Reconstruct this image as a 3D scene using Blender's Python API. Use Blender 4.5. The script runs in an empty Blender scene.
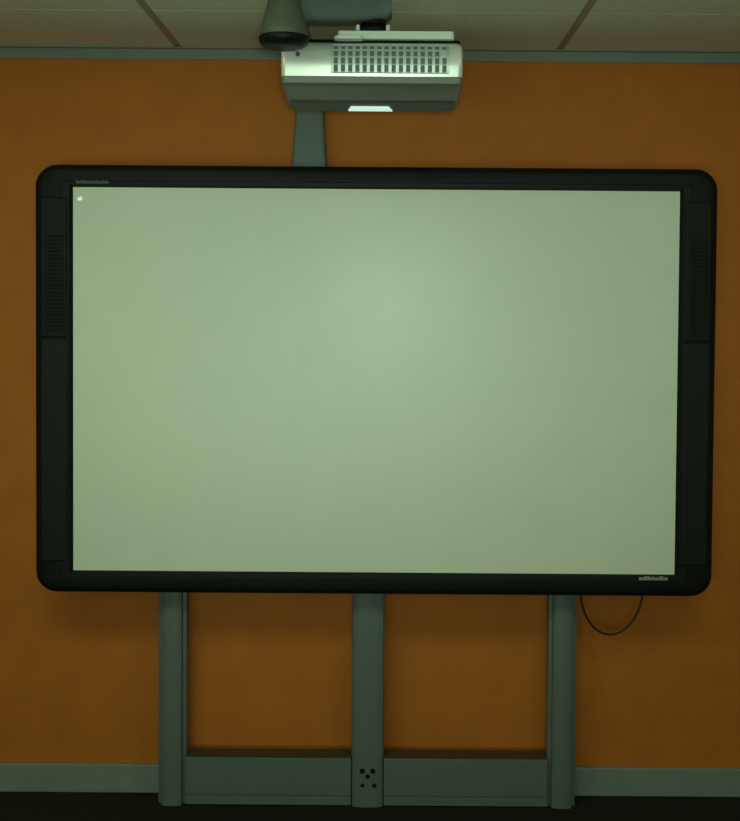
import bpy, bmesh, math, random
from mathutils import Matrix, Vector
random.seed(4)
S = bpy.context.scene
COL = S.collection

# ------------------------------------------------------------------ camera
F_PX = 1165.0
cd = bpy.data.cameras.new('camera')
cd.sensor_fit = 'VERTICAL'; cd.sensor_height = 24.0
cd.lens = 24.0 * F_PX / 821.0
cd.shift_x = -18.5 / 821.0
cd.shift_y = -73.0 / 821.0
cam = bpy.data.objects.new('camera', cd); COL.objects.link(cam)
cam.matrix_world = (Matrix.Translation((0, -3.76, 1.60))
                    @ Matrix.Rotation(math.radians(90 - 1.7), 4, 'X')
                    @ Matrix.Rotation(math.radians(0.42), 4, 'Z'))
S.camera = cam

# ------------------------------------------------------------------ world, light, exposure
w = bpy.data.worlds.new('world'); S.world = w; w.use_nodes = True
w.node_tree.nodes['Background'].inputs[0].default_value = (0.55, 0.75, 0.62, 1)
w.node_tree.nodes['Background'].inputs[1].default_value = 0.02

def area(name, loc, rot, sx, sy, power, color):
    l = bpy.data.lights.new(name, 'AREA'); l.shape = 'RECTANGLE'; l.size = sx; l.size_y = sy
    l.energy = power; l.color = color
    o = bpy.data.objects.new(name, l); COL.objects.link(o)
    o.location = loc; o.rotation_euler = [math.radians(a) for a in rot]
    return o
# fluorescent ceiling panels further back in the room
area('ceiling_lamp', (-1.1, -1.75, 2.39), (0, 0, 0), 1.15, 0.55, 11.0, (0.80, 1.0, 0.70))
area('ceiling_lamp', (1.1, -1.75, 2.39), (0, 0, 0), 1.15, 0.55, 7.0, (0.84, 1.0, 0.68))
# added fill light behind the camera, tilted up to brighten ceiling and wall
area('rear_fill', (-0.6, -5.7, 0.9), (108, 0, 0), 3.0, 1.2, 32.0, (0.80, 1.0, 0.74))
# the photographer's flash beside the lens
fl = bpy.data.lights.new('camera_flash', 'SPOT'); fl.spot_size = math.radians(62); fl.spot_blend = 1.0; fl.energy = 56.0; fl.shadow_soft_size = 0.05; fl.color = (0.74, 1.0, 0.84)
flo = bpy.data.objects.new('camera_flash', fl); COL.objects.link(flo); flo.location = (0.02, -3.76, 1.64); flo.rotation_euler = (math.radians(95), 0, math.radians(1))

S.view_settings.view_transform = 'Standard'; S.view_settings.look = 'None'
S.view_settings.exposure = 0.0; S.view_settings.gamma = 1.0
S.view_settings.use_curve_mapping = False

# ------------------------------------------------------------------ materials
def mat(name, color, rough=0.5, metal=0.0, spec=0.5, noise=None, bump=None, emit=None):
    m = bpy.data.materials.new(name); m.use_nodes = True
    nt = m.node_tree; b = nt.nodes['Principled BSDF']
    b.inputs['Base Color'].default_value = (*color, 1)
    b.inputs['Roughness'].default_value = rough
    b.inputs['Metallic'].default_value = metal
    b.inputs['Specular IOR Level'].default_value = spec
    tc = nt.nodes.new('ShaderNodeTexCoord')
    if noise:                                   # (scale, low, high) multiplies the colour
        n = nt.nodes.new('ShaderNodeTexNoise'); n.inputs['Scale'].default_value = noise[0]
        n.inputs['Detail'].default_value = 5
        nt.links.new(tc.outputs['Object'], n.inputs['Vector'])
        r = nt.nodes.new('ShaderNodeValToRGB')
        r.color_ramp.elements[0].position = 0.3; r.color_ramp.elements[1].position = 0.7
        lo, hi = noise[1], noise[2]
        lo = lo if isinstance(lo, tuple) else (lo,) * 3
        hi = hi if isinstance(hi, tuple) else (hi,) * 3
        r.color_ramp.elements[0].color = (*[c * k for c, k in zip(color, lo)], 1)
        r.color_ramp.elements[1].color = (*[c * k for c, k in zip(color, hi)], 1)
        nt.links.new(n.outputs['Fac'], r.inputs['Fac']); nt.links.new(r.outputs['Color'], b.inputs['Base Color'])
    if bump:                                    # (scale, strength)
        n2 = nt.nodes.new('ShaderNodeTexNoise'); n2.inputs['Scale'].default_value = bump[0]
        n2.inputs['Detail'].default_value = 4
        nt.links.new(tc.outputs['Object'], n2.inputs['Vector'])
        bp = nt.nodes.new('ShaderNodeBump'); bp.inputs['Strength'].default_value = bump[1]
        bp.inputs['Distance'].default_value = 0.004
        nt.links.new(n2.outputs['Fac'], bp.inputs['Height']); nt.links.new(bp.outputs['Normal'], b.inputs['Normal'])
    if emit:
        b.inputs['Emission Color'].default_value = (*emit[0], 1); b.inputs['Emission Strength'].default_value = emit[1]
    return m
M = {}
M['orange'] = mat('orange_paint', (0.60, 0.183, 0.022), 0.62, spec=0.25, noise=(9, (0.95, 0.93, 1.0), (1.05, 1.07, 1.0)), bump=(260, 0.25))
M['cream'] = mat('cream_paint', (0.55, 0.52, 0.42), 0.8)
M['tile'] = mat('ceiling_tile', (0.86, 0.88, 0.68), 0.9, spec=0.1, noise=(60, 0.94, 1.05), bump=(420, 0.5))
M['tbar'] = mat('ceiling_grid', (0.46, 0.38, 0.24), 0.6)
M['seam'] = mat('tile_seam', (0.22, 0.21, 0.16), 0.8)
M['trim'] = mat('grey_trim', (0.25, 0.28, 0.23), 0.5, noise=(14, 0.94, 1.06))
M['skirt'] = mat('grey_skirting', (0.235, 0.29, 0.265), 0.55, noise=(14, 0.94, 1.06))
M['carpet'] = mat('dark_carpet', (0.030, 0.030, 0.024), 1.0, spec=0.05, noise=(190, 0.5, 1.6), bump=(500, 1.0))
M['grey'] = mat('grey_powder_coat', (0.145, 0.185, 0.168), 0.42, spec=0.4, noise=(30, 0.96, 1.04))
M['side'] = mat('column_groove', (0.085, 0.105, 0.095), 0.55)
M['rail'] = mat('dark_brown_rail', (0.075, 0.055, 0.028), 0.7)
M['black'] = mat('black_plastic', (0.006, 0.0075, 0.007), 0.5, spec=0.22)
M['black2'] = mat('black_side_plastic', (0.009, 0.011, 0.010), 0.48, spec=0.25)
M['slot'] = mat('black_grille', (0.006, 0.007, 0.006), 0.7, spec=0.2)
M['screen'] = mat('white_enamel', (0.86, 0.92, 0.75), 0.34, spec=0.55, noise=(5, (0.97, 0.985, 0.97), (1.02, 1.01, 1.02)))
M['badge'] = mat('badge_print', (0.10, 0.11, 0.09), 0.5)
M['badge2'] = mat('badge_metal', (0.42, 0.46, 0.38), 0.4, metal=0.2)
M['silver'] = mat('silver_plastic', (0.92, 0.98, 0.88), 0.32, metal=0.35)
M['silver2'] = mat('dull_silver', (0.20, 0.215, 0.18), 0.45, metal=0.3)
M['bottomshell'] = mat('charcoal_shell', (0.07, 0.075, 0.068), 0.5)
M['slot2'] = mat('grille_gap', (0.17, 0.215, 0.20), 0.6)
M['rib'] = mat('grille_rib', (0.62, 0.72, 0.66), 0.4, metal=0.3)
M['plate'] = mat('pale_metal', (0.84, 0.98, 0.83), 0.4)
M['chrome'] = mat('bright_steel', (0.95, 0.97, 0.95), 0.35, metal=0.2)
M['window'] = mat('lit_lens_window', (0.7, 0.75, 0.7), 0.2, emit=((0.70, 0.92, 0.80), 0.75))
M['rubber'] = mat('black_cable', (0.012, 0.012, 0.010), 0.5)
M['headgrey'] = mat('olive_grey_plastic', (0.115, 0.13, 0.092), 0.55)

# ------------------------------------------------------------------ helpers
def obj(name, bm, m, parent=None, smooth=False, bevel=0.0, seg=2):
    me = bpy.data.meshes.new(name)
    bmesh.ops.recalc_face_normals(bm, faces=bm.faces)
    bm.to_mesh(me); bm.free()
    me.materials.append(m)
    o = bpy.data.objects.new(name, me); COL.objects.link(o)
    if parent is not None:
        o.parent = parent
    if smooth:
        for p in me.polygons: p.use_smooth = True
        try: me.set_sharp_from_angle(angle=math.radians(38))
        except Exception: pass
    if bevel:
        b = o.modifiers.new('bevel', 'BEVEL'); b.width = bevel; b.segments = seg; b.limit_method = 'ANGLE'
    return o
def box(bm, x0, x1, y0, y1, z0, z1):
    v = [bm.verts.new(p) for p in ((x0,y0,z0),(x1,y0,z0),(x1,y1,z0),(x0,y1,z0),(x0,y0,z1),(x1,y0,z1),(x1,y1,z1),(x0,y1,z1))]
    for f in ((0,3,2,1),(4,5,6,7),(0,1,5,4),(1,2,6,5),(2,3,7,6),(3,0,4,7)): bm.faces.new([v[i] for i in f])
def boxm(*a):
    bm = bmesh.new(); box(bm, *a); return bm
def loft(bm, loops, cap0=True, cap1=True):
    rs = [[bm.verts.new(p) for p in l] for l in loops]
    n = len(rs[0])
    for a, b in zip(rs, rs[1:]):
        for i in range(n):
            bm.faces.new((a[i], a[(i+1) % n], b[(i+1) % n], b[i]))
    if cap0: bm.faces.new(rs[0][::-1])
    if cap1: bm.faces.new(rs[-1])
    return rs
def rrect(hx, hy, r, n=8, rs=None):
    """rounded rectangle as 2-D points; rs = radii of (++, -+, --, +-) corners"""
    rs = rs or (r,) * 4
    out = []
    for (sx, sy, a0), rr in zip(((1,1,0),(-1,1,90),(-1,-1,180),(1,-1,270)), rs):
        for k in range(n + 1):
            a = math.radians(a0 + 90.0 * k / n)
            out.append((sx*(hx-rr) + rr*math.cos(a), sy*(hy-rr) + rr*math.sin(a)))
    return out
def lathe(bm, prof, c, n=40):
    loops = [[(c[0] + r*math.cos(2*math.pi*i/n), c[1] + r*math.sin(2*math.pi*i/n), c[2] + z) for i in range(n)] for r, z in prof]
    loft(bm, loops)
def tube(bm, pts, r, n=10):
    P = [Vector(p) for p in pts]; loops = []
    for i, p in enumerate(P):
        t = (P[min(i+1, len(P)-1)] - P[max(i-1, 0)]).normalized()
        up = Vector((0, 1, 0)) if abs(t.y) < 0.9 else Vector((1, 0, 0))
        a = t.cross(up).normalized(); b = t.cross(a)
        loops.append([tuple(p + a*(r*math.cos(2*math.pi*k/n)) + b*(r*math.sin(2*math.pi*k/n))) for k in range(n)])
    loft(bm, loops)
def disc(bm, x, y0, y1, z, r, n=20):
    loft(bm, [[(x + r*math.cos(2*math.pi*i/n), y, z + r*math.sin(2*math.pi*i/n)) for i in range(n)] for y in (y0, y1)])
def thing(name, loc, label, cat, group=None):
    o = bpy.data.objects.new(name, None); COL.objects.link(o); o.location = loc; o.empty_display_size = 0.05
    o['label'] = label; o['category'] = cat
    if group: o['group'] = group
    return o
def adopt(root, *objs):
    """parts are drawn in world coordinates; move their meshes into the frame of the thing's base"""
    for o in objs:
        o.data.transform(Matrix.Translation(-Vector(root.location)))
        o.parent = root
def struct(name, bm, m, **k):
    o = obj(name, bm, m, **k); o['kind'] = 'structure'; return o

# ------------------------------------------------------------------ room shell
XL, XR, YB, H = -3.0, 3.0, -6.2, 2.411
struct('floor', boxm(XL, XR, YB, 0.0, -0.1, 0.0), M['carpet'])
struct('wall_back', boxm(XL-0.1, XR+0.1, 0.0, 0.12, -0.1, H+0.15), M['orange'])
struct('wall_left', boxm(XL-0.12, XL, YB, 0.0, -0.1, H+0.15), M['cream'])
struct('wall_right', boxm(XR, XR+0.12, YB, 0.0, -0.1, H+0.15), M['cream'])
struct('wall_front', boxm(XL-0.1, XR+0.1, YB-0.12, YB, -0.1, H+0.15), M['cream'])

# suspended ceiling: lay-in tiles, grid bars running towards the orange wall, fine cross seams
bars = [-0.678 - 1.21*k for k in (1, 0)] + [0.540 + 1.21*k for k in (0, 1)]
seams = [-0.485 - 0.605*k for k in range(9)]
ceil = bmesh.new()
xs = [XL] + bars + [XR]; ys = [0.0] + seams + [YB]
for xa, xb in zip(xs, xs[1:]):
    for ya, yb in zip(ys, ys[1:]):
        ga = 0.013 if xa != XL else 0; gb = 0.013 if xb != XR else 0
        box(ceil, xa+ga, xb-gb, yb+0.0015, ya-0.0015, H, H+0.02)
struct('ceiling', ceil, M['tile'])
g = bmesh.new()
for x in bars: box(g, x-0.0128, x+0.0128, YB, 0, H+0.004, H+0.03)
struct('trim_1', g, M['tbar'])
g = bmesh.new(); box(g, XL, XR, YB, 0, H+0.034, H+0.05)
struct('trim_2', g, M['seam'])
g = bmesh.new()
box(g, XL, XR, -0.006, 0.0, H-0.036, H-0.002); box(g, XL, XR, -0.024, 0.0, H-0.004, H-0.0005)
struct('trim_3', g, M['trim'])
sk = bmesh.new(); box(sk, XL, XR, -0.016, 0.0, 0.0, 0.094)
struct('baseboard_back', sk, M['skirt'], bevel=0.004)

# ------------------------------------------------------------------ floor stand of the board
stand = thing('board_stand', (-0.063, -0.06, 0.0), 'grey metal floor stand of three uprights joined by a low kick panel, under the whiteboard', 'stand')
def upright(x, hw, face):
    bm = bmesh.new()
    pts = []
    # plan of the extrusion: raised curved face between two stepped side flanges
    prof = [(-hw, 0.0), (-hw, 0.048), (-hw*face-0.001, 0.050)]
    for k in range(9):
        t = -1 + 2*k/8
        prof.append((hw*face*t, 0.062 + 0.011*math.sqrt(max(0.0, 1 - (t*0.96)**2))))
    prof += [(hw*face+0.001, 0.050), (hw, 0.048), (hw, 0.0)]
    loft(bm, [[(x+px, -0.022-py, z) for px, py in prof] for z in (0.0, 1.86)])
    return obj('upright', bm, M['grey'], bevel=0.0012)
ups = [upright(-0.679, 0.0445, 0.72), upright(-0.057, 0.0515, 0.93), upright(0.560, 0.0445, 0.72)]
adopt(stand, *ups)
for xa, xb in ((-0.634, -0.109), (-0.005, 0.515)):
    bm = bmesh.new()
    box(bm, xa, xb, -0.088, -0.034, 0.036, 0.1543); box(bm, xa, xb, -0.085, -0.034, 0.030, 0.036); box(bm, xa, xb, -0.088, -0.034, 0.004, 0.030)
    p = obj('kick_panel', bm, M['grey'], bevel=0.0015); adopt(stand, p)
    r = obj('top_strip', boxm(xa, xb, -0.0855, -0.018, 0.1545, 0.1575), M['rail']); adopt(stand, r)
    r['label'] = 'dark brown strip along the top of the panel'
for dx, z, r in ((-0.016, 0.117, 0.0085), (0.017, 0.117, 0.0085), (0.001, 0.100, 0.0075), (-0.015, 0.071, 0.0065), (0.022, 0.071, 0.0070)):
    bm = bmesh.new(); disc(bm, -0.057+dx, -0.0955, -0.0925, z, r)
    b = obj('bolt', bm, M['black']); b['label'] = 'black bolt head'; adopt(stand, b)
stand.location.y -= 0.018

# ------------------------------------------------------------------ projector boom on the wall
boom = thing('projector_boom', (-0.255, -0.035, 2.0), 'grey wall boom above the whiteboard, ending in a black-capped bell head before the projector', 'projector arm')
bm = bmesh.new()
def crect(x, hw, d0, d1, z, r=0.010):
    return [(x+px, -(d0+d1)/2 + py, z) for px, py in rrect(hw, (d1-d0)/2, r, 5)]
loft(bm, [crect(-0.255, 0.060, 0.001, 0.070, 1.45), crect(-0.255, 0.058, 0.001, 0.070, 2.00), crect(-0.255, 0.046, 0.001, 0.070, 2.17), crect(-0.255, 0.042, 0.001, 0.070, 2.36)])
c = obj('wall_column', bm, M['grey'], smooth=True); adopt(boom, c)
bm = bmesh.new()
def arm_loop(y, x, hw, z0, z1):
    return [(x+px, y, (z0+z1)/2 + pz) for px, pz in rrect(hw, (z1-z0)/2, 0.012, 5)]
loft(bm, [arm_loop(-0.069, -0.255, 0.034, 2.25, 2.358), arm_loop(-0.30, -0.255, 0.030, 2.285, 2.362), arm_loop(-0.60, -0.254, 0.028, 2.300, 2.365), arm_loop(-0.93, -0.257, 0.026, 2.300, 2.365)])
a = obj('arm', bm, M['grey'], smooth=True); adopt(boom, a)
bm = bmesh.new()
lathe(bm, [(0.055, 2.240), (0.0575, 2.246), (0.0560, 2.262), (0.0505, 2.284), (0.0425, 2.312), (0.0350, 2.345), (0.031, 2.372), (0.026, 2.388), (0.016, 2.396)], (-0.257, -0.935, -0.005))
hd = obj('head_cover', bm, M['headgrey'], smooth=True); adopt(boom, hd); hd['label'] = 'olive grey bell-shaped head'
bm = bmesh.new()
lathe(bm, [(0.030, 2.2175), (0.044, 2.2185), (0.054, 2.224), (0.0600, 2.233), (0.0610, 2.240), (0.0600, 2.244), (0.053, 2.245)], (-0.257, -0.935, -0.006))
ec = obj('end_cap', bm, M['black'], smooth=True); adopt(boom, ec); ec['label'] = 'black rounded cap under the head'
# cross arm from the head to above the projector
bm = bmesh.new()
loft(bm, [[(x, -0.86 + yo + py, (z0+z1)/2 + pz) for py, pz in rrect(0.042, (z1-z0)/2, 0.014, 5)]
          for x, z0, z1, yo in ((-0.245, 2.290, 2.366, 0.0), (-0.16, 2.298, 2.372, 0.04), (-0.06, 2.3125, 2.384, 0.09), (-0.01, 2.320, 2.386, 0.10), (0.003, 2.332, 2.380, 0.10))])
ca = obj('cross_arm', bm, M['grey'], smooth=True); adopt(boom, ca)
bm = bmesh.new()
lathe(bm, [(0.026, 2.326), (0.034, 2.322), (0.034, 2.308), (0.026, 2.303)], (-0.045, -0.765, 0), 28)
sw = obj('swivel_disc', bm, M['black'], smooth=True); adopt(boom, sw); sw['label'] = 'black swivel disc'

# ------------------------------------------------------------------ projector
PX, PW = -0.0465, 0.2275
TILT = math.radians(6.0)
proj = thing('projector', (PX, -0.72, 2.137), 'silver box projector with a ribbed grille, hanging over the whiteboard', 'projector')
# local frame: -y to the camera, z up, tilted so its front rides higher
FY, BY = -0.125, 0.115
Rt = Matrix.Rotation(-TILT, 4, 'X') @ Matrix.Diagonal((1, 1, 1.2, 1))
def place(o, parent=proj):
    o.data.transform(Rt); o.parent = parent; return o
def plan(z, fi, si=0.0, bi=0.0, rf=0.012, rb=0.035):
    hy = (BY-FY-fi-bi)/2; cy = (FY+fi+BY-bi)/2; hx = PW-si
    return [(x, cy+y, z) for x, y in rrect(hx, hy, 0, 8, (rb, rb, rf, rf))]
bm = bmesh.new()   # underside tray
loft(bm, [plan(-0.004, 0.022, 0.006, 0.004), plan(0.001, 0.016, 0.001, 0.0), plan(0.014, 0.0135)])
lo = place(obj('lower_shell', bm, M['silver2'], smooth=True)); lo['label'] = 'dull dark silver underside'
bm = bmesh.new()   # upper shell with the rounded bright band
lv = [plan(0.0145, 0.013)]
for z, fi, si in ((0.022, 0.010, 0.0), (0.035, 0.005, 0.0), (0.050, 0.002, 0.0), (0.064, 0.003, 0.0), (0.076, 0.010, 0.001), (0.086, 0.022, 0.003), (0.092, 0.036, 0.007)):
    lv.append(plan(z, fi, si, 0.0))
loft(bm, lv)
up = place(obj('upper_shell', bm, M['silver'], smooth=True)); up['label'] = 'bright silver curved front band'
bm = bmesh.new()
loft(bm, [plan(0.0922, 0.038, 0.004, 0.01), plan(0.101, 0.044, 0.004, 0.012)])
tp = place(obj('top_cover', bm, M['black'], smooth=True)); tp['label'] = 'black top cover'
# darker rear strip of the underside, with the lit lens window
bm = bmesh.new()
loft(bm, [[(x, 0.075+y, z) for x, y in rrect(PW-0.010, 0.036, 0, 8, (0.03, 0.03, 0.004, 0.004))] for z in (-0.0095, -0.003)])
rs_ = place(obj('rear_strip', bm, M['bottomshell'], smooth=True)); rs_['label'] = 'charcoal rear strip of the underside'
bm = bmesh.new()
wx = -0.0085
lp = [(wx-0.057, 0.096), (wx+0.061, 0.096), (wx+0.051, 0.060), (wx-0.049, 0.060)]
loft(bm, [[(x, y, z) for x, y in lp] for z in (-0.0125, -0.0090)])
lw = place(obj('lens_window', bm, M['window'])); lw['label'] = 'lit pale lens window'
# grille: frame recess with ribs on the band
def band_y(z):
    tb = [(0.0145, 0.013), (0.022, 0.010), (0.035, 0.005), (0.050, 0.002), (0.064, 0.003), (0.076, 0.010), (0.086, 0.022), (0.092, 0.036)]
    for (a, fa), (b, fb) in zip(tb, tb[1:]):
        if a <= z <= b: return FY + fa + (fb-fa)*(z-a)/(b-a)
    return FY
zs = [0.021, 0.028, 0.036, 0.044, 0.052, 0.060, 0.068, 0.075, 0.081]
gx0, gx1 = -0.099, 0.190
bm = bmesh.new()
loft(bm, [[(gx0, band_y(z)-0.0012, z) for z in zs] + [(gx0, band_y(z)+0.004, z) for z in zs[::-1]],
          [(gx1, band_y(z)-0.0012, z) for z in zs] + [(gx1, band_y(z)+0.004, z) for z in zs[::-1]]])
gr = place(obj('grille', bm, M['slot2'])); gr['label'] = 'dark grey vent grille with pale ribs'
bm = bmesh.new()
NR = 16
for k in range(NR+1):
    x = gx0 + (gx1-gx0)*k/NR
    loft(bm, [[(x-0.0038, band_y(z)-0.0042, z) for z in zs] + [(x-0.0038, band_y(z)+0.001, z) for z in zs[::-1]],
              [(x+0.0038, band_y(z)-0.0042, z) for z in zs] + [(x+0.0038, band_y(z)+0.001, z) for z in zs[::-1]]])
for z in (0.0215, 0.037, 0.052, 0.067, 0.080):
    y = band_y(z)
    box(bm, gx0, gx1, y-0.0034, y+0.001, z-0.0016, z+0.0016)
rb = place(obj('rib', bm, M['rib']), gr); rb['label'] = 'pale vertical and crossing ribs'
bm = bmesh.new(); disc(bm, -0.185, band_y(0.058)-0.002, band_y(0.058)+0.002, 0.058, 0.0055)
bt = place(obj('sensor', bm, M['side'])); bt['label'] = 'small dark sensor dot'
bm = bmesh.new(); box(bm, 0.170, 0.186, band_y(0.060)-0.0055, band_y(0.060), 0.052, 0.066)
lt = place(obj('latch', bm, M['rib'], bevel=0.001))
# mount plate on top, in the projector's own frame but level
def part_w(name, bm, m, **k):
    o = obj(name, bm, m, **k); adopt(proj, o); return o
for x in (-0.09, 0.11):
    part_w('mount_foot', boxm(x-0.02, x+0.02, -0.76, -0.70, 2.232, 2.262), M['black'])
bm = bmesh.new(); loft(bm, [[(0.013+x, -0.755+y, z) for x, y in rrect(0.147, 0.055, 0.010, 4)] for z in (2.264, 2.284)])
mp = part_w('mount_plate', bm, M['plate'], bevel=0.002); mp['label'] = 'pale green-grey metal mounting plate'
bm = bmesh.new()
loft(bm, [[(-0.105+x, -0.829+y, z) for x, y in rrect(0.036, 0.016, 0.011, 6)] for z in (2.256, 2.264)])
lv_ = part_w('lever', bm, M['chrome'], bevel=0.001); lv_['label'] = 'bright steel release lever'
bm = bmesh.new()
lathe(bm, [(0.042, 2.286), (0.042, 2.294), (0.036, 2.296), (0.033, 2.299), (0.036, 2.302)], (-0.045, -0.765, 0), 28)
nk = part_w('swivel_neck', bm, M['black'], smooth=True); nk['label'] = 'black swivel neck'
for x in (-0.083, -0.007):
    bm = bmesh.new(); lathe(bm, [(0.0055, 2.286), (0.0055, 2.299), (0.003, 2.301)], (x, -0.80, 0), 12)
    part_w('screw', bm, M['chrome'], smooth=True)['label'] = 'bright steel screw'

# the small bluish-white dot of light the projector throws near the board's corner
sp = bpy.data.lights.new('projected_dot', 'SPOT'); sp.energy = 75; sp.color = (0.66, 0.58, 1.0)
sp.spot_size = math.radians(0.5); sp.spot_blend = 0.9; sp.shadow_soft_size = 0.001
spo = bpy.data.objects.new('projected_dot', sp); COL.objects.link(spo)
src = Vector((-0.04, -0.60, 2.08)); dst = Vector((-0.990, -0.152, 1.906))
spo.location = src; spo.rotation_euler = (dst-src).to_track_quat('-Z', 'Y').to_euler(); spo.scale = (0.5, 1.0, 1.0)

# ------------------------------------------------------------------ whiteboard
BX, BZ = -0.040, 1.3565
board = thing('interactive_whiteboard', (BX, -0.13, BZ-0.66), 'large interactive whiteboard with a blank pale surface and wide black rounded frame', 'whiteboard')
HW, HH = 1.050, 0.662
SWX, SWZ = 0.932, 0.592
def bl(ix, iz, r, y):
    return [(BX+x, y, BZ+z) for x, z in rrect(HW-ix, HH-iz, r, 10)]
bm = bmesh.new()
ix, iz = HW-SWX, HH-SWZ
loft(bm, [bl(0.02, 0.02, 0.05, -0.100), bl(0.002, 0.002, 0.066, -0.112), bl(0.0, 0.0, 0.068, -0.140), bl(0.004, 0.004, 0.064, -0.155),
          bl(0.014, 0.012, 0.055, -0.163), bl(0.028, 0.022, 0.042, -0.1655), bl(ix*0.70, iz*0.72, 0.010, -0.1655), bl(ix*0.70+0.0015, iz*0.72+0.0015, 0.009, -0.1635),
          bl(ix-0.010, iz-0.006, 0.003, -0.1625), bl(ix, iz, 0.0005, -0.1530), bl(ix+0.0, iz+0.0, 0.0005, -0.128)], cap0=True, cap1=True)
fr = obj('frame', bm, M['black'], smooth=True); adopt(board, fr); fr['label'] = 'black rounded frame'
sf = obj('writing_surface', boxm(BX-SWX-0.0, BX+SWX+0.0, -0.1525, -0.129, BZ-SWZ-0.0, BZ+SWZ+0.0), M['screen']); adopt(board, sf)
sf['label'] = 'blank pale greenish white writing surface'
for s in (-1, 1):
    x0, x1 = sorted((BX+s*(HW-0.022), BX+s*(SWX+0.016)))
    p = obj('side_panel', boxm(x0, x1, -0.1685, -0.150, BZ-0.560, BZ+0.125), M['black2'], bevel=0.004); adopt(board, p); p['label'] = 'smooth black lower side panel'
    p2 = obj('speaker_panel', boxm(x0, x1, -0.1690, -0.150, BZ+0.130, BZ+0.560), M['black'], bevel=0.004); adopt(board, p2); p2['label'] = 'black speaker panel'
    bm = bmesh.new()
    for k in range(26):
        z = BZ+0.150 + k*0.0115
        box(bm, x0+0.016, x1-0.010, -0.1705, -0.168, z, z+0.006)
    gl = obj('speaker_grille', bm, M['slot'], p2)
    gl.data.transform(Matrix.Translation(-Vector(board.location)))
def badge(name, x0, x1, z0, z1, y, m, label, seed):
    random.seed(seed)
    b = obj(name, boxm(x0, x1, y, y+0.004, z0, z1), M['black2']); adopt(board, b); b['label'] = label
    bm = bmesh.new(); x = x0+0.003; h = z1-z0
    while x < x1-0.006:
        w_ = random.choice((0.004, 0.005, 0.007)); t = random.choice((0.62, 0.62, 0.85))
        box(bm, x, x+w_, y-0.0008, y+0.001, z0+h*0.15, z0+h*0.15+h*t); x += w_+0.0016
    l = obj('lettering', bm, m, b); l.data.transform(Matrix.Translation(-Vector(board.location)))
badge('badge', BX-SWX+0.010, BX-SWX+0.112, BZ+SWZ+0.008, BZ+SWZ+0.020, -0.1660, M['badge'], 'faint grey printed maker badge', 3)
badge('badge', BX+SWX-0.116, BX+SWX-0.022, BZ-SWZ-0.017, BZ-SWZ-0.003, -0.1664, M['badge2'], 'light grey printed maker badge', 5)

board.location.y -= 0.018

# ------------------------------------------------------------------ hanging cable
pts = []
P0, P1, P2, P3, P4 = [Vector(p) for p in ((0.602, -0.09, 0.76), (0.605, -0.085, 0.640), (0.700, -0.08, 0.455), (0.812, -0.085, 0.640), (0.792, -0.09, 0.76))]
ctrl = [(0.603, 0.76), (0.606, 0.70), (0.612, 0.645), (0.628, 0.598), (0.655, 0.562), (0.690, 0.545), (0.725, 0.550), (0.757, 0.575), (0.782, 0.615), (0.795, 0.66), (0.799, 0.71), (0.800, 0.76)]
def cr(a, b, c, d, t):
    return 0.5*((2*b)+(-a+c)*t+(2*a-5*b+4*c-d)*t*t+(-a+3*b-3*c+d)*t**3)
cc = [ctrl[0]] + ctrl + [ctrl[-1]]
for i in range(len(ctrl)-1):
    for k in range(5):
        t = k/5; a, b, c_, d = cc[i:i+4]
        pts.append((cr(a[0],b[0],c_[0],d[0],t), -0.085, cr(a[1],b[1],c_[1],d[1],t)))
pts.append((ctrl[-1][0], -0.085, ctrl[-1][1]))
bm = bmesh.new(); tube(bm, [((p[0]-0.7)*1.04+0.012, p[1]+0.085, p[2]-0.545) for p in pts], 0.0034)
cb = obj('cable', bm, M['rubber'], smooth=True); cb.location = (0.7, -0.085, 0.552)
cb['label'] = 'thin black cable hanging in a loop under the right end of the whiteboard'; cb['category'] = 'cable'
